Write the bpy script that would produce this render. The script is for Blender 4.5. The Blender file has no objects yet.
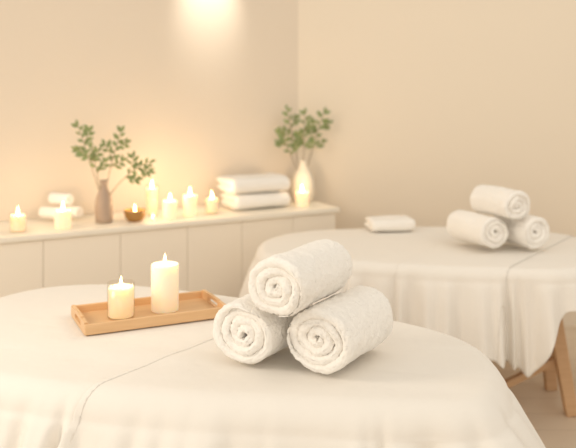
import bpy, bmesh, math, random
from mathutils import Vector, Matrix, noise
random.seed(7)
sc=bpy.context.scene
try:
    sc.view_settings.view_transform='Standard'
except Exception: pass
F=800.0; H=1.4; YH=80.0
ZT=0.65; ZC=0.70
def up(px,py,z):
    Y=F*(H-z)/(py-YH); return Vector(((px-288)/F*Y,Y,z))
col=sc.collection
def link(o): col.objects.link(o); return o
def empty(name,loc,label,cat,group=None):
    o=bpy.data.objects.new(name,None); o.location=loc; o.empty_display_size=.05; link(o)
    o["label"]=label; o["category"]=cat
    if group: o["group"]=group
    return o
def mobj(name,verts,faces,mat,parent=None,smooth=True,label=None,cat=None,loc=None,group=None,kind=None):
    me=bpy.data.meshes.new(name); me.from_pydata([tuple(v) for v in verts],[],faces); me.update()
    bm=bmesh.new(); bm.from_mesh(me); bmesh.ops.recalc_face_normals(bm,faces=bm.faces); bm.to_mesh(me); bm.free()
    if smooth:
        for p in me.polygons: p.use_smooth=True
    o=bpy.data.objects.new(name,me); me.materials.append(mat); link(o)
    if parent: o.parent=parent
    if loc is not None: o.location=loc
    if label: o["label"]=label
    if cat: o["category"]=cat
    if group: o["group"]=group
    if kind: o["kind"]=kind
    return o
# ---------- materials
def mat(name,color,rough=.8,bump=None,colvar=0,cscale=5,sss=0,emit=None,estr=0,sheen=0,spec=.3,trans=0):
    m=bpy.data.materials.new(name); m.use_nodes=True; nt=m.node_tree; b=nt.nodes['Principled BSDF']
    b.inputs['Base Color'].default_value=(*color,1); b.inputs['Roughness'].default_value=rough
    b.inputs['Specular IOR Level'].default_value=spec
    if sheen: b.inputs['Sheen Weight'].default_value=sheen
    if sss:
        b.inputs['Subsurface Weight'].default_value=sss; b.inputs['Subsurface Radius'].default_value=(1,.6,.3); b.inputs['Subsurface Scale'].default_value=.03
    if emit:
        b.inputs['Emission Color'].default_value=(*emit,1); b.inputs['Emission Strength'].default_value=estr
    if trans: b.inputs['Transmission Weight'].default_value=trans
    tc=nt.nodes.new('ShaderNodeTexCoord')
    if colvar:
        n=nt.nodes.new('ShaderNodeTexNoise'); n.inputs['Scale'].default_value=cscale; n.inputs['Detail'].default_value=4
        nt.links.new(tc.outputs['Object'],n.inputs['Vector'])
        mx=nt.nodes.new('ShaderNodeMix'); mx.data_type='RGBA'
        mx.inputs[6].default_value=(*[c*(1-colvar) for c in color],1); mx.inputs[7].default_value=(*[min(1,c*(1+colvar)) for c in color],1)
        nt.links.new(n.outputs['Fac'],mx.inputs[0]); nt.links.new(mx.outputs[2],b.inputs['Base Color'])
    if bump:
        prev=None
        for (sc_,st,dist) in bump:
            n=nt.nodes.new('ShaderNodeTexNoise'); n.inputs['Scale'].default_value=sc_; n.inputs['Detail'].default_value=3
            nt.links.new(tc.outputs['Object'],n.inputs['Vector'])
            bp=nt.nodes.new('ShaderNodeBump'); bp.inputs['Strength'].default_value=st; bp.inputs['Distance'].default_value=dist
            nt.links.new(n.outputs['Fac'],bp.inputs['Height'])
            if prev: nt.links.new(prev.outputs['Normal'],bp.inputs['Normal'])
            prev=bp
        nt.links.new(prev.outputs['Normal'],b.inputs['Normal'])
    return m
def woodmat(name,c1,c2,stretch=(2,25,25),rough=.5):
    m=bpy.data.materials.new(name); m.use_nodes=True; nt=m.node_tree; b=nt.nodes['Principled BSDF']
    b.inputs['Roughness'].default_value=rough
    tc=nt.nodes.new('ShaderNodeTexCoord'); mp=nt.nodes.new('ShaderNodeMapping'); mp.inputs['Scale'].default_value=stretch
    n=nt.nodes.new('ShaderNodeTexNoise'); n.inputs['Scale'].default_value=3; n.inputs['Detail'].default_value=5
    mx=nt.nodes.new('ShaderNodeMix'); mx.data_type='RGBA'; mx.inputs[6].default_value=(*c1,1); mx.inputs[7].default_value=(*c2,1)
    nt.links.new(tc.outputs['Object'],mp.inputs[0]); nt.links.new(mp.outputs[0],n.inputs['Vector']); nt.links.new(n.outputs['Fac'],mx.inputs[0]); nt.links.new(mx.outputs[2],b.inputs['Base Color'])
    return m
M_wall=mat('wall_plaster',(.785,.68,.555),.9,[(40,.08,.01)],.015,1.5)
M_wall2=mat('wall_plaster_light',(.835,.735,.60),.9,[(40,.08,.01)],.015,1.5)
M_cab=mat('cabinet_paint',(.89,.81,.69),.55,None,.015,2)
M_top=mat('counter_top',(.86,.80,.69),.35,None,.03,8)
M_sheet=mat('sheet_cotton',(.84,.795,.73),.85,[(500,.15,.001),(9,.5,.012)],0,sheen=.03)
M_blanket=mat('blanket_cotton',(.835,.79,.725),.88,[(350,.25,.0015),(8,.5,.012)],0,sheen=.03)
M_towel=mat('terry_cloth',(.96,.92,.86),.95,[(240,.75,.005),(70,.35,.007)],.01,60,sheen=.15)
M_wood=woodmat('oak_wood',(.52,.31,.16),(.68,.44,.25))
M_tray=woodmat('tray_wood',(.65,.40,.20),(.80,.53,.29),(3,30,30),.4)
M_wax_glow=mat('candle_wax_glow',(.92,.83,.68),.5,None,.02,20,sss=.8,emit=(1,.76,.46),estr=.17)  # faint even emission painted in for candlelight showing through the wax
M_wax_glow_strong=mat('candle_wax_glow_strong',(.92,.81,.62),.5,None,.02,20,sss=.8,emit=(1,.70,.38),estr=.36)  # stronger painted glow: emission stands in for flame light inside translucent wax
M_wick=mat('wick',(.03,.02,.015),.9)
M_flame=mat('flame',(1,.8,.4),.5,emit=(1,.74,.38),estr=13)
M_vase=mat('taupe_ceramic',(.44,.33,.25),.5,[(60,.2,.003)],.15,10)
M_vase2=mat('cream_ceramic',(.84,.76,.63),.3,[(60,.1,.003)],.05,10)
M_amber=mat('amber_bowl',(.38,.20,.06),.25,None,.2,12)
M_leaf=mat('leaf',(.25,.31,.13),.6,None,.4,25)
M_stem=mat('stem',(.28,.20,.10),.8)
M_pad=mat('table_vinyl',(.62,.52,.42),.6)
def glassmat():
    m=bpy.data.materials.new('thin_glass'); m.use_nodes=True; nt=m.node_tree; nt.nodes.clear()
    o=nt.nodes.new('ShaderNodeOutputMaterial'); t=nt.nodes.new('ShaderNodeBsdfTransparent'); g=nt.nodes.new('ShaderNodeBsdfGlossy'); g.inputs['Roughness'].default_value=.12
    t.inputs[0].default_value=(1,.99,.97,1)
    lw=nt.nodes.new('ShaderNodeLayerWeight'); lw.inputs[0].default_value=.2
    mt=nt.nodes.new('ShaderNodeMath'); mt.operation='MULTIPLY_ADD'; mt.inputs[1].default_value=.3; mt.inputs[2].default_value=.03
    mx=nt.nodes.new('ShaderNodeMixShader')
    nt.links.new(lw.outputs['Facing'],mt.inputs[0]); nt.links.new(mt.outputs[0],mx.inputs[0]); nt.links.new(t.outputs[0],mx.inputs[1]); nt.links.new(g.outputs[0],mx.inputs[2]); nt.links.new(mx.outputs[0],o.inputs[0]); return m
M_glass=glassmat()
def floormat():
    m=bpy.data.materials.new('floor_planks'); m.use_nodes=True; nt=m.node_tree; b=nt.nodes['Principled BSDF']; b.inputs['Roughness'].default_value=.45
    tc=nt.nodes.new('ShaderNodeTexCoord'); br=nt.nodes.new('ShaderNodeTexBrick')
    br.inputs['Color1'].default_value=(.66,.54,.41,1); br.inputs['Color2'].default_value=(.72,.60,.46,1); br.inputs['Mortar'].default_value=(.5,.39,.28,1)
    br.inputs['Scale'].default_value=1; br.inputs['Mortar Size'].default_value=.002; br.inputs['Brick Width'].default_value=1.4; br.inputs['Row Height'].default_value=.16
    nt.links.new(tc.outputs['Object'],br.inputs['Vector']); nt.links.new(br.outputs['Color'],b.inputs['Base Color']); return m
M_floor=floormat()
def boxv(x0,x1,y0,y1,z0,z1):
    return [(x0,y0,z0),(x1,y0,z0),(x1,y1,z0),(x0,y1,z0),(x0,y0,z1),(x1,y0,z1),(x1,y1,z1),(x0,y1,z1)]
BF=[(0,3,2,1),(4,5,6,7),(0,1,5,4),(1,2,6,5),(2,3,7,6),(3,0,4,7)]
def box(name,b,mat_,parent=None,bevel=.003,**k):
    o=mobj(name,boxv(*b),BF,mat_,parent,smooth=False,**k)
    if bevel:
        m=o.modifiers.new('bevel','BEVEL'); m.width=bevel; m.segments=2
    return o
# ---------- room shell
P0=up(0,238,ZC); P1=up(340,207.5,ZC)
u=(P1-P0); u.z=0; LEN=u.length; u.normalize(); n=Vector((-u.y,u.x,0)); CD=.43
ang=math.atan2(u.y,u.x)
C=P1+n*(CD+.005); C.z=0
corner=C+u*(-.02)
RM=Matrix.Rotation(ang,4,'Z')
wl=box('wall_left',(-3.2,0.0,0,.1,0,2.7),M_wall,bevel=0,kind='structure'); wl.matrix_world=Matrix.Translation(corner)@RM
a2=math.radians(-8)
wr=box('wall_right',(0,3.6,0,.1,0,2.7),M_wall2,bevel=0,kind='structure'); wr.matrix_world=Matrix.Translation(corner)@Matrix.Rotation(a2,4,'Z')
fl=box('floor',(-4,4.5,-.6,6.2,-.05,0),M_floor,bevel=0,kind='structure')
# ---------- cabinets
seams=[-.88,-.52,-.165,.19,.55,.89,1.19,1.49,LEN-.02]
base=Matrix.Translation(Vector((P0.x,P0.y,0)))@RM
for i in range(len(seams)-1):
    a,b=seams[i],seams[i+1]
    w=b-a-.001
    e=empty('cabinet',(0,0,0),'cream painted low cabinet with flat handleless door','cabinet','low cabinets under the counter top')
    e.matrix_world=base@Matrix.Translation((a+.0005,0,0))
    box('body',(0,w,.022,CD-.01,.06,ZC-.026),M_cab,e,0)
    box('plinth',(.002,w-.002,.07,CD-.02,0,.06),M_cab,e,0)
    box('door',(.0005,w-.0005,.015,.0215,.065,ZC-.027),M_cab,e,.0012)
ct=box('counter_top',(seams[0],LEN,0,CD,ZC-.025,ZC),M_top,None,.003,label='long pale beige counter top above the low cabinets',cat='counter'); ct.matrix_world=base
# ---------- spline outline
def outline(pts,z,N):
    W=[(up(p[0],p[1],z),p[2],p[3]) for p in pts]
    k=len(W); S=[]
    def cr(a,b,c,d,t): return .5*((2*b)+(-a+c)*t+(2*a-5*b+4*c-d)*t*t+(-a+3*b-3*c+d)*t*t*t)
    for i in range(k):
        a,b,c,d=[W[(i+j)%k] for j in (-1,0,1,2)]
        for s in range(40):
            t=s/40; S.append((cr(a[0],b[0],c[0],d[0],t),b[1]+(c[1]-b[1])*t,b[2]+(c[2]-b[2])*t))
    L=[0]
    for i in range(len(S)): L.append(L[-1]+(S[(i+1)%len(S)][0]-S[i][0]).length)
    out=[];j=0
    for i in range(N):
        t=L[-1]*i/N
        while L[j+1]<t: j+=1
        f=(t-L[j])/max(1e-9,L[j+1]-L[j]); A=S[j];B=S[(j+1)%len(S)]
        out.append((A[0].lerp(B[0],f),A[1]+(B[1]-A[1])*f,A[2]+(B[2]-A[2])*f))
    P=[o[0] for o in out]
    for _ in range(25): P=[(P[i-1]+P[i]*2+P[(i+1)%N])/4 for i in range(N)]
    D=[o[1] for o in out]; FL=[o[2] for o in out]
    for _ in range(12):
        D=[(D[i-1]+D[i]*2+D[(i+1)%N])/4 for i in range(N)]; FL=[(FL[i-1]+FL[i]*2+FL[(i+1)%N])/4 for i in range(N)]
    cen=sum(P,Vector())/N
    NR=[]
    for i in range(N):
        t=P[(i+5)%N]-P[i-5]; nn=Vector((t.y,-t.x,0)).normalized()
        if nn.dot(P[i]-cen)<0: nn=-nn
        NR.append(nn)
    for _ in range(10): NR=[((NR[i-1]+NR[i]*2+NR[(i+1)%N])/4).normalized() for i in range(N)]
    return P,NR,D,FL,cen,L[-1]
def drape(name,ol,off,mat_,seed,amp,planes=[],thick=.003,r=.05,wl=.26,hemv=.012,**k):
    P,NR,D,FLR,cen,per=ol; N=len(P); V=[];Fc=[]
    K=34;A=12;M=30
    def topn(p):
        v=noise.noise(Vector((p.x*2.2,p.y*2.2,seed)))*.003
        w=noise.noise(Vector((p.x*1.5+p.y*6,p.y*1.2-p.x*.6,seed+5)))
        return v*.5+max(0,w-.15)*.010
    waves=[]
    for i in range(N):
        s=i/N; c=Vector((math.cos(2*math.pi*s),math.sin(2*math.pi*s),0))
        nz=noise.noise(c*per*1.1+Vector((0,0,seed)))
        nz2=noise.noise(c*per*.7+Vector((0,0,seed+9)))
        nz3=noise.noise(c*per*.8+Vector((7,3,seed+2)))
        w=math.sin(2*math.pi*(s*round(per/wl)+nz*1.4))
        fine=math.sin(2*math.pi*(s*round(per/.095)+nz3*2.2))*max(0,noise.noise(c*per*.9+Vector((2,8,seed+4)))+.15)
        waves.append(w*min(.8,max(0,.25+1.6*nz2))+nz*.8+nz3*1.0+fine*.6)
    rings=[]
    for kk in range(1,K+1):
        ring=[]
        for i in range(N):
            q=P[i]-NR[i]*r; p=cen.lerp(q,kk/K)
            ring.append(Vector((p.x,p.y,ZT+off+topn(p))))
        rings.append(ring)
    for a in range(1,A+1):
        ring=[]
        for i in range(N):
            an=(math.pi/2-math.atan(FLR[i]))*a/A
            ex=waves[i]*amp*.10*(a/A)**2
            p=P[i]-NR[i]*r+NR[i]*((r+off+ex)*math.sin(an)); p0=P[i]-NR[i]*r
            ring.append(Vector((p.x,p.y,ZT+topn(p0)*(1-a/A)-r+(r+off)*math.cos(an))))
        rings.append(ring)
    last=rings[-1]
    for m in range(1,M+1):
        ring=[]
        for i in range(N):
            z0=last[i].z; zb_=ZT-max(D[i]+hemv*waves[i]*min(1,D[i]/.2),r+.02); d=(z0-zb_)*m/M
            o=FLR[i]*d+ (waves[i]+1.0)*amp*(d/.3)**.75*min(1,d/.015)
            o=max(o,.001)
            p=last[i]+NR[i]*o; ring.append(Vector((p.x,p.y,z0-d)))
        rings.append(ring)
    V.append(Vector((cen.x,cen.y,ZT+off+topn(cen))))
    for R in rings: V+=R
    for i in range(N): Fc.append((0,1+i,1+(i+1)%N))
    for j in range(len(rings)-1):
        b=1+j*N;c=b+N
        for i in range(N): Fc.append((b+i,c+i,c+(i+1)%N,b+(i+1)%N))
    o=mobj(name,V,Fc,mat_,**k)
    if planes:
        bm=bmesh.new(); bm.from_mesh(o.data)
        for (pa,pb) in planes:
            d=(pb-pa); d.z=0; nn=Vector((d.y,-d.x,0)).normalized()
            bmesh.ops.bisect_plane(bm,geom=bm.verts[:]+bm.edges[:]+bm.faces[:],plane_co=pa,plane_no=-nn,clear_outer=True)
        bm.to_mesh(o.data); bm.free()
        for p in o.data.polygons: p.use_smooth=True
    s=o.modifiers.new('solid','SOLIDIFY'); s.thickness=thick; s.offset=1 if planes else -1
    return o
def padmesh(name,ol,inset,z0,z1,mat_,parent):
    P,NR,_,_,cen,_=ol; N=len(P); V=[];Fc=[]
    idx=range(0,N,4); n_=len(list(idx))
    for (ins,z) in ((inset+.01,z0),(inset,z0+.01),(inset,z1-.02),(inset+.02,z1)):
        for i in idx: q=P[i]-NR[i]*ins; V.append(Vector((q.x,q.y,z))-parent.location)
    for j in range(3):
        for i in range(n_): Fc.append((j*n_+i,j*n_+(i+1)%n_,(j+1)*n_+(i+1)%n_,(j+1)*n_+i))
    Fc.append(tuple(range(n_))[::-1]); Fc.append(tuple(3*n_+i for i in range(n_)))
    return mobj(name,V,Fc,mat_,parent,smooth=False)
def beam(name,p,q,w,d,mat_,parent,w2=None):
    p=Vector(p);q=Vector(q); ax=(q-p).normalized()
    h=Vector((0,0,1)) if abs(ax.z)<.7 else Vector((0,1,0))
    s=ax.cross(h).normalized(); t=s.cross(ax).normalized(); w2=w2 or 1
    V=[]
    for (c,f) in ((p,1),(q,w2)):
        for a,b in((-1,-1),(1,-1),(1,1),(-1,1)): V.append(c+s*a*w/2*f+t*b*d/2*f-parent.location)
    o=mobj(name,V,[(0,1,2,3),(7,6,5,4),(0,4,5,1),(1,5,6,2),(2,6,7,3),(3,7,4,0)],mat_,parent,smooth=False)
    m=o.modifiers.new('bevel','BEVEL'); m.width=.005; m.segments=2
    return o
near_pts=[(-90,345,.25,.1),(-50,312,.25,.1),(0,292,.2,.1),(60,282,.2,.1),(130,281,.2,.1),(220,290,.2,.1),(310,303,.2,.1),(390,316,.2,.1),(450,330,.2,.12),(488,347,.19,.25),(508,372,.19,.34),(508,398,.18,.34),(478,412,.14,.16),(400,412,.13,.10),(300,408,.26,.14),(200,404,.26,.14),(100,396,.24,.14),(30,387,.20,.12),(-40,377,.18,.12),(-90,364,.2,.1)]
rear_pts=[(256,248,.4,.04),(262,239,.3,.06),(300,230,.2,.1),(360,227,.2,.1),(440,226,.2,.1),(510,229,.2,.1),(564,233,.2,.1),(602,242,.14,.1),(612,255,.12,.1),(596,267,.13,.06),(564,271,.16,.05),(548,271,.26,.05),(530,271,.43,.06),(506,270,.37,.04),(460,269,.28,.02),(400,266,.34,.02),(320,261,.42,.02),(267,257,.42,.03)]
nol=outline(near_pts,ZT,700); rol=outline(rear_pts,ZT,700)
def table(ol,label,legs,brace):
    cen=ol[4]; e=empty('massage_table',(cen.x,cen.y,0),label,'massage table')
    padmesh('padded_top',ol,.05,ZT-.07,ZT-.012,M_pad,e)
    padmesh('frame',ol,.06,ZT-.17,ZT-.071,M_wood,e)
    for a,b in legs: beam('leg',a,b,.06,.05,M_wood,e,.85)
    for a,b in brace: beam('brace',a,b,.035,.03,M_wood,e)
    return e
table(nol,'wooden-framed massage table draped in white sheets',[((.33,1.98,.52),(.36,1.95,0)),((.30,2.25,.52),(.33,2.28,0)),((-.80,2.2,.52),(-.84,2.16,0)),((-.75,2.65,.52),(-.78,2.7,0))],[((.345,1.965,.3),(.32,2.26,.3)),((-.82,2.18,.3),(-.77,2.67,.3))])
table(rol,'massage table with splayed oak legs and white drape',[((1.10,3.38,.53),(1.185,3.34,0)),((1.15,3.62,.53),(1.19,3.62,0)),((.12,3.40,.53),(.05,3.37,0)),((.12,3.80,.53),(.07,3.84,0))],[((1.145,3.39,.22),(.74,3.39,.02))])
pa,pb=up(97,385,ZT),up(228,333,ZT)
dv=(pb-pa); dv.z=0; nv=Vector((dv.y,-dv.x,0)).normalized()
NA=.07; NRd=.07
drape('sheet',nol,0,M_sheet,3.1,NA,r=NRd,label='white cotton sheet draped over the massage table with the tray',cat='sheet')
bl=drape('blanket',nol,.004,M_blanket,3.1,NA,[(pa,pb)],r=NRd,thick=.003,label='white cotton blanket under the rolled towels, hemmed edge across table',cat='blanket')
hm=drape('hem',nol,.0072,M_blanket,3.1,NA,[(pa,pb),(pb+nv*.016,pa+nv*.016)],r=NRd,thick=.0008); hm.parent=bl
RA=.062
drape('sheet',rol,0,M_sheet,5.2,RA,wl=.32,r=.05,hemv=.008,label='white cotton sheet hanging over the oak-legged massage table',cat='sheet')
drape('blanket',rol,.002,M_blanket,5.2,RA,[(up(395,266,ZT),up(450,238,ZT)),(up(545,250,ZT),up(506,270,ZT))],thick=.0012,wl=.32,r=.05,hemv=.008,label='white blanket folded across the oak-legged massage table',cat='blanket')
# ---------- towels
def ribbon(name,cl,h,L,mat_,seed,mx,tele=.004,ends=6,mid=16,fl=1.0,he=None,hs=None,fuzz=0,**k):
    he=he or h
    n_=len(cl); nor=[]
    for i in range(n_):
        a=cl[max(0,i-1)];b=cl[min(n_-1,i+1)]; t=Vector((b[0]-a[0],b[1]-a[1])).normalized(); nor.append(Vector((-t.y,t.x)))
    st=[(-L/2+he*(1-math.cos(math.pi/2*e/ends)),max(.08,math.sin(math.pi/2*e/ends))) for e in range(ends)]
    for m in range(mid+1): st.append((-L/2+he+(L-2*he)*m/mid,1))
    st+=[(-s[0],s[1]) for s in st[:ends][::-1]]
    V=[];Fc=[]
    for (x,f) in st:
        for side in (1,-1):
            rng=range(n_) if side==1 else range(n_-1,-1,-1)
            for i in rng:
                ef=1.0
                de=min(i,n_-1-i)*1.0
                if de<4: ef=[.35,.7,.88,.97][int(de)]
                if hs: ef=hs[i]*(ef if i<5 else 1)
                c=cl[i]; q=Vector((c[0],c[1]))+nor[i]*(side*h*f*ef)
                w=(noise.noise(Vector((x*9,q.x*14,q.y*14+seed)))*.0034+noise.noise(Vector((x*35,q.x*45,q.y*45+seed)))*.0016)*fl
                w2=(noise.noise(Vector((x*9+40,q.x*14,q.y*14+seed)))*.0034+noise.noise(Vector((x*35,q.x*45+30,q.y*45+seed)))*.0016)*fl
                fz=fuzz*noise.noise(Vector((x*140,q.x*140,q.y*140+seed)))*side
                tx=x+tele*noise.noise(Vector((i*.06,seed,0)))*(2*abs(x)/L)*(1 if x>0 else -1)*2
                V.append((tx+fz*(1-f)*.8,q.x+w+fz*nor[i].x,q.y+w2+fz*nor[i].y))
    m2=2*n_
    for j in range(len(st)-1):
        for i in range(m2): Fc.append((j*m2+i,j*m2+(i+1)%m2,(j+1)*m2+(i+1)%m2,(j+1)*m2+i))
    for j in (0,len(st)-1):
        for i in range(n_-1): Fc.append((j*m2+i,j*m2+i+1,j*m2+m2-2-i,j*m2+m2-1-i))
    o=mobj(name,V,Fc,mat_,**k); o.matrix_world=mx
    return o
def roll(center,dirv,L,rx,rz,phase,seed,label,group,pitch=.027,mid=22,fl=1.2,tele=.005,res=40,fuzz=0):
    R=max(rx,rz); h=pitch*.5*.97; r0=.006*min(1,pitch/.027); turns=(R-h-r0)/pitch; N=int(turns*res); cl=[]; hs=[]
    TL_=int(res*.4)
    for i in range(N+1):
        th=2*math.pi*turns*i/N; rr=r0+pitch*th/(2*math.pi)
        rr*=1+.07*noise.noise(Vector((math.cos(th)*1.2,math.sin(th)*1.2,seed)))
        s=max(0,(i-(N-TL_))/TL_); s=s*s*(3-2*s)*.93
        rr-=h*s; hs.append(1-s)
        a=th+phase-2*math.pi*turns
        cl.append((rr*math.cos(a)*rx/R,rr*math.sin(a)*rz/R))
    d=Vector(dirv).normalized(); y=Vector((0,0,1)).cross(d).normalized(); z=d.cross(y)
    mx=Matrix(((d.x,y.x,z.x,center[0]),(d.y,y.y,z.y,center[1]),(d.z,y.z,z.z,center[2]),(0,0,0,1)))
    return ribbon('rolled_towel',cl,h,L,M_towel,seed,mx,mid=mid,he=h*1.0,tele=tele,fl=fl,hs=hs,fuzz=fuzz,label=label,cat='towel',group=group)
def rollat(X,Y,z,dirv,L,*a,**k): 
    c=Vector((X,Y,z))+Vector(dirv).normalized()*(L/2); return roll(c,dirv,L,*a,**k)
g='stack of rolled towels on the blanket'
zb=ZT+.014
hq=dict(mid=60,res=80,fuzz=.0034,fl=1.3,tele=.006,pitch=.025)
rollat(-.117,2.045,zb+.087,(.48,.88,0),.26,.107,.089,-3.6,1.3,'white terry rolled towel at the base of the stack',g,**hq)
rollat(.067,1.99,zb+.090,(.52,.85,0),.275,.109,.091,.45,4.7,'white terry rolled towel at the base of the stack',g,**hq)
rollat(-.034,1.985,zb+.216,(.50,.87,.0),.275,.102,.086,-1.7,9.2,'white terry rolled towel lying on top of two others',g,**hq)
g='stack of rolled towels on the oak-legged table'
rd=(-.44,.90,0)
hr=dict(pitch=.025,fuzz=.003,res=60,mid=34,fl=1.3)
rollat(.895,3.43,zb+.080,rd,.25,.092,.080,-3.6,2.2,'small white rolled towel at the base of the stack',g,**hr)
rollat(1.075,3.45,zb+.080,rd,.23,.092,.080,.45,6.1,'small white rolled towel at the base of the stack',g,**hr)
rollat(.985,3.42,zb+.080+.114,rd,.25,.088,.076,-1.6,7.7,'small white rolled towel lying on top of two others',g,**hr)
def folded(center,angz,L,W,t,layers,seed,label,name='folded_towel',group=None,tele=.004,fl=1.3,pf=.90):
    cl=[];x0=-W/2+t/2;x1=W/2-t/2; pit=t*pf
    for l in range(layers):
        z=t/2+l*pit; a,b=(x1,x0) if l%2==0 else (x0,x1)
        for s in range(17): cl.append((a+(b-a)*s/16,z))
        if l<layers-1:
            sg=1 if b>0 else -1
            for s in range(1,10):
                an=-math.pi/2+math.pi*s/10; cl.append((b+sg*math.cos(an)*t/2,z+pit/2+math.sin(an)*pit/2))
    mx=Matrix.Translation(center)@Matrix.Rotation(angz,4,'Z')
    return ribbon(name,cl,t/2*1.02,L,M_towel,seed,mx,tele=tele,fl=fl,mid=22,label=label,cat='towel',group=group)
def onc(px,py): return up(px,py,ZC)
c=onc(254,206.5); 
folded(Vector((c.x,c.y,ZC+.005)),ang,.335,.22,.041,2,3.3,'thick white folded bath towel on the counter top',group='folded towels on the counter top',fl=1.5,pf=.88)
folded(Vector((c.x-.012,c.y,ZC+.005+.085)),ang,.345,.23,.044,2,5.9,'thick white folded bath towel on top of another',group='folded towels on the counter top',fl=1.5,pf=.86)
c=up(389,230,ZT); folded(Vector((c.x,c.y,ZT+.007)),math.radians(10),.22,.16,.030,2,1.9,'small white folded hand towel on the draped table',fl=1.3,pf=.90)
# ---------- lathe
def lathe(name,prof,mat_,parent,seg=40,loc=None,wob=0):
    V=[];Fc=[]
    for (r,z) in prof:
        for s in range(seg):
            a=2*math.pi*s/seg; k=1+wob*noise.noise(Vector((math.cos(a)*1.5,math.sin(a)*1.5,z*20)))
            V.append((r*k*math.cos(a),r*k*math.sin(a),z))
    for j in range(len(prof)-1):
        for s in range(seg): Fc.append((j*seg+s,j*seg+(s+1)%seg,(j+1)*seg+(s+1)%seg,(j+1)*seg+s))
    Fc.append(tuple(range(seg))[::-1]); Fc.append(tuple((len(prof)-1)*seg+s for s in range(seg)))
    return mobj(name,V,Fc,mat_,parent,loc=loc)
def flame(e,z,s=1.0,power=.5):
    lathe('wick',[(.0012,z-.004),(.0012,z+.009*s)],M_wick,e,8)
    pr=[(.0006,0),(.0033,.002),(.0052,.008),(.0052,.014),(.0036,.022),(.0016,.031),(.0003,.038)]
    lathe('flame',[(r*s,z+.005+q*s) for r,q in pr],M_flame,e,14)
    l=bpy.data.lights.new('candle_light','POINT'); l.energy=power; l.color=(1,.71,.43); l.shadow_soft_size=.012
    lo=bpy.data.objects.new('candle_light',l); link(lo); lo.location=e.location+Vector((0,0,z+.02*s+.03))
def candle(loc,r,h,label,strong_glow=False,glass=False,s=1.0,power=.5,group=None,fill=.74):
    e=empty('candle',loc,label,'candle',group)
    rr=r-.004 if glass else r; z0=.004 if glass else 0; hh=h*fill if glass else h
    pr=[(rr*.96,z0),(rr,z0+.003),(rr,hh-.006),(rr*.985,hh-.001),(rr*.94,hh),(rr*.88,hh-.002),(rr*.78,hh-.007),(rr*.4,hh-.010),(.002,hh-.010)]
    lathe('wax',pr,M_wax_glow_strong if strong_glow else M_wax_glow,e,wob=.015)
    if glass:
        lathe('glass_holder',[(r*.95,0),(r,.004),(r,h),(r-.002,h),(r-.002,.0038),(.001,.0036)],M_glass,e)
    flame(e,hh-.010,s,power)
    return e
# tray
uT=Vector((.905,.425,0)).normalized(); nT=Vector((-uT.y,uT.x,0)); TL,TW=.445,.225
F0=Vector((-.592,2.33,ZT+.004)); tc_=F0+uT*TL/2+nT*TW/2
e=empty('serving_tray',tc_,'rectangular honey-coloured wooden tray holding two candles','tray'); e.rotation_euler=(0,0,math.atan2(uT.y,uT.x))
hx,hy=TL/2,TW/2
box('tray_base',(-hx+.006,hx-.006,-hy+.006,hy-.006,0,.009),M_tray,e,.002)
for s in(-1,1):
    box('long_rim',(-hx,hx,min(s*hy,s*(hy-.010)),max(s*hy,s*(hy-.010)),0,.032),M_tray,e,.003)
for s in(-1,1):
    x0,x1=sorted((s*(hx-.0005),s*(hx-.011)))
    yo=[-hy+.0101,-.045,.045,hy-.0101]; V=[];Fc=[]
    def addb(b):
        k=len(V); V.extend(boxv(*b)); Fc.extend([tuple(i+k for i in f) for f in BF])
    addb((x0,x1,yo[0],yo[1],0,.036)); addb((x0,x1,yo[2],yo[3],0,.036)); addb((x0,x1,yo[1],yo[2],0,.012)); addb((x0,x1,yo[1],yo[2],.027,.038))
    mobj('handle_end',V,Fc,M_tray,e,smooth=False)
zt=ZT+.0135
c=up(121,317,zt); candle(c,.043,.108,'short cream candle in a clear glass holder on the tray',strong_glow=True,glass=True,power=.25,fill=.88)
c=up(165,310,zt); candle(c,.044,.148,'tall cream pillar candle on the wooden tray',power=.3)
G='lit candles along the counter top'
for (px,py,r,h,strong_glow,gl,pw,lab) in [
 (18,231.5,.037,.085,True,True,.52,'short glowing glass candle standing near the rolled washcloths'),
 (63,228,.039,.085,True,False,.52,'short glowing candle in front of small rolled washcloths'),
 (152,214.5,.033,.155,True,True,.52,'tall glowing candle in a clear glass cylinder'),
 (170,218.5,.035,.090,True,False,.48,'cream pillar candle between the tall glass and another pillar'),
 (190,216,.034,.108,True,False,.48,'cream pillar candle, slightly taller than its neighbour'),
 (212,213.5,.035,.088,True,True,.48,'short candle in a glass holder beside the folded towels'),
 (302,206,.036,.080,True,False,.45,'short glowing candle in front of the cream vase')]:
    c=onc(px,py); candle(c,r,h,lab,strong_glow,gl,1.2,pw,G,fill=.9)
c=onc(153,221); 
e=empty('tealight',c,'tiny lit tealight next to the amber bowl','candle'); lathe('wax',[(.014,0),(.015,.001),(.015,.010),(.013,.011),(.002,.010)],M_wax_glow_strong,e,20); flame(e,.011,.6,.12)
c=onc(135,221); e=empty('candle_bowl',c,'amber brown bowl with a lit candle inside','candle bowl')
lathe('bowl',[(.030,0),(.034,.002),(.048,.018),(.054,.040),(.055,.056),(.052,.057),(.050,.042),(.043,.020),(.002,.012)],M_amber,e)
lathe('wax',[(.036,.0175),(.0455,.030),(.047,.036),(.002,.035)],M_wax_glow_strong,e); flame(e,.036,1.1,.4)
c=onc(64,222); gg='small rolled washcloths on the counter top'
dd=(n*.8-u*.6).normalized()
for (dx,dz,s) in ((-.056,.040,1.1),(.036,.040,2.5),(-.010,.106,3.8)):
    p=Vector((c.x,c.y,ZC+.002+dz))+u*dx+n*.03
    roll(p,dd,.12,.041,.039,-1.5,s,'small white rolled washcloth behind a candle',gg,pitch=.018,fl=.6,tele=.003)
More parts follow.
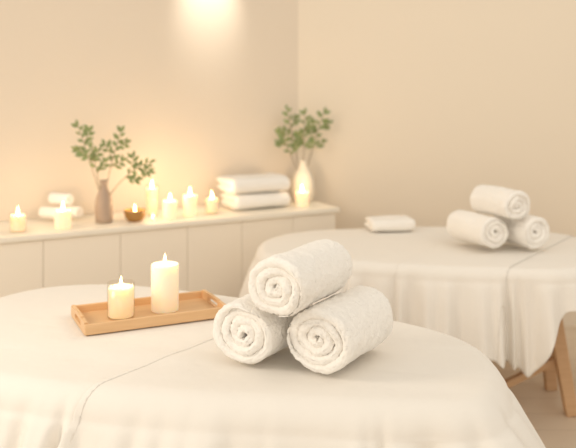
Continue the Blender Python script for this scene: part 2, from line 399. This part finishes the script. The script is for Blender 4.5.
# ---------- vases
c1=onc(104,222.5); v1=empty('vase',c1,'taupe ceramic bottle vase with narrow neck','vase')
lathe('vase_body',[(.034,0),(.040,.003),(.043,.03),(.044,.075),(.041,.11),(.030,.145),(.019,.165),(.016,.185),(.017,.20),(.021,.208),(.017,.208),(.013,.198),(.012,.17),(.02,.15),(.034,.11),(.038,.04),(.002,.02)],M_vase,v1)
c2=onc(303,201.5); v2=empty('vase',c2,'cream glazed bottle vase in the room corner','vase')
lathe('vase_body',[(.045,0),(.054,.004),(.065,.04),(.067,.09),(.060,.135),(.042,.175),(.027,.198),(.022,.22),(.026,.236),(.022,.236),(.018,.22),(.022,.198),(.036,.175),(.054,.135),(.060,.06),(.002,.03)],M_vase2,v2)
def branch(base,tip,bow,nleaf,leafL,seed,label,group,t0=.35,twigs=4,tw=1.0):
    rnd=random.Random(seed); base=Vector(base);tip=Vector(tip); mid=(base+tip)/2+Vector(bow)
    def bz(t): return base*(1-t)**2+mid*2*t*(1-t)+tip*t*t
    root=empty('olive_branch',base,label,'branch',group)
    V=[];Fc=[];LV=[];LF=[]
    def tube(pts,r0,r1):
        k0=len(V)
        for i,p in enumerate(pts):
            a=pts[max(0,i-1)];b=pts[min(len(pts)-1,i+1)];t=(b-a).normalized(); s=t.cross(Vector((.3,1,.1))).normalized(); w=t.cross(s)
            r=r0+(r1-r0)*i/(len(pts)-1)
            for j in range(6): V.append(p+s*r*math.cos(j*math.pi/3)+w*r*math.sin(j*math.pi/3)-base)
        for i in range(len(pts)-1):
            for j in range(6): Fc.append((k0+i*6+j,k0+i*6+(j+1)%6,k0+(i+1)*6+(j+1)%6,k0+(i+1)*6+j))
    def leaf(p,d,L):
        d=d.normalized(); side=d.cross(Vector((rnd.uniform(-.7,.7),-1,rnd.uniform(-.7,.7)))).normalized(); up_=side.cross(d)
        k=len(LV); W=L*.25
        prof=[(0,.02),(.2,.7),(.45,1),(.7,.8),(.9,.35),(1,.02)]
        for (t,w) in prof:
            c=p+d*(t*L)-base+up_*(math.sin(t*3)*L*.08)
            LV.append(c-side*W*w); LV.append(c-up_*W*.15*w); LV.append(c+side*W*w)
        for i in range(len(prof)-1):
            a=k+i*3; LF.append((a,a+1,a+4,a+3)); LF.append((a+1,a+2,a+5,a+4))
    tube([bz(i/14) for i in range(15)],.0024,.0011)
    def leaves(fn,n_,ta):
        for i in range(n_):
            t=ta+(1-ta)*(i+.5)/n_; p=fn(t); tg=(fn(min(1,t+.03))-fn(t-.03)).normalized()
            perp=tg.cross(Vector((0,1,0))).normalized()*(1 if i%2 else -1)
            d=tg*.7+perp*rnd.uniform(.5,1.1)+Vector((0,rnd.uniform(-.6,.6),0))
            leaf(p,d,leafL*rnd.uniform(.7,1.1))
        leaf(fn(.99),fn(1)-fn(.95),leafL*.8)
    leaves(bz,nleaf,t0)
    for k in range(twigs):
        t=t0*.8+(1-t0)*.8*(k+.5)/twigs; p=bz(t); tg=(bz(t+.03)-bz(t)).normalized()
        perp=tg.cross(Vector((0,1,0))).normalized()*(1 if k%2 else -1)
        q=p+(tg*.8+perp*.8+Vector((0,rnd.uniform(-.5,.5),0))).normalized()*.048*rnd.uniform(1.1,1.8)*tw
        fn=lambda s,p=p,q=q: p.lerp(q,s)
        tube([fn(i/4) for i in range(5)],.0013,.0008); leaves(fn,4,.3)
    mobj('stem',V,Fc,M_stem,root); mobj('foliage',LV,LF,M_leaf,root)
def at(px,py,Y): return Vector(((px-288)/F*Y,Y,H-(py-YH)*Y/F))
g1='green leafy branches in the taupe vase'; b1=c1+Vector((0,0,.10)); Y1=c1.y
for i,(px,py,dy,bow,tw,nl) in enumerate([(78,125,.0,(-.01,0,.03),3,10),(92,146,-.05,(-.01,0,.02),2,6),(122,131,.03,(-.02,0,.02),3,10),(150,162,-.03,(-.01,0,.06),3,9)]):
    branch(b1+Vector(((i-1.5)*.004,(-1)**i*.003,0)),at(px,py,Y1+dy),bow,nl,.043,20+i,'slender green leafy branch standing in the taupe vase',g1,.46,tw)
g2='green leafy branches in the cream vase'; b2=c2+Vector((0,0,.12)); Y2=c2.y
for i,(px,py,dy,bow,tw,nl) in enumerate([(281,131,-.05,(-.01,0,.02),2,8),(287,110,.02,(-.01,0,.02),3,9),(305,113,-.06,(0,0,.02),3,8),(324,112,.02,(.0,0,.03),3,9)]):
    branch(b2+Vector(((i-2)*.004,(-1)**i*.003,0)),at(px,py,Y2+dy),bow,nl,.046,40+i,'leafy green branch standing in the cream vase',g2,.45,tw,.9)
# ---------- lights
w=bpy.data.worlds.new('world'); sc.world=w; w.use_nodes=True; bg=w.node_tree.nodes['Background']; bg.inputs[0].default_value=(1,.925,.815,1); bg.inputs[1].default_value=.81
def area(loc,tgt,size,power,colr):
    l=bpy.data.lights.new('area','AREA'); l.size=size; l.energy=power; l.color=colr
    o=bpy.data.objects.new('area_light',l); link(o); o.location=loc; o.rotation_euler=(Vector(tgt)-Vector(loc)).to_track_quat('-Z','Y').to_euler()
area((-2.0,1.7,1.8),(.1,2.4,.6),.6,18,(1,.88,.73))
area((1.4,2.2,2.6),(.9,3.6,.7),1.2,8,(1,.90,.77))
area((-.4,-1.2,1.5),(0,3.5,.8),1.8,21,(1,.91,.79))
wp=at(212,-10,4.45)
l=bpy.data.lights.new('downlight','SPOT'); l.energy=16; l.color=(1,.94,.84); l.spot_size=math.radians(54); l.spot_blend=1; l.shadow_soft_size=.04
o=bpy.data.objects.new('downlight',l); link(o); o.location=wp-n*.28+Vector((0,0,.30)); o.rotation_euler=(wp-o.location).to_track_quat('-Z','Y').to_euler()
# ---------- camera
cd=bpy.data.cameras.new('camera'); cam=bpy.data.objects.new('camera',cd); link(cam)
cam.location=(0,0,H); cam.rotation_euler=(math.pi/2,0,0); cd.sensor_width=36; cd.lens=F/576*36; cd.shift_y=-(224-YH)/576
cd.dof.use_dof=True; cd.dof.focus_distance=2.15; cd.dof.aperture_fstop=2.3
sc.camera=cam
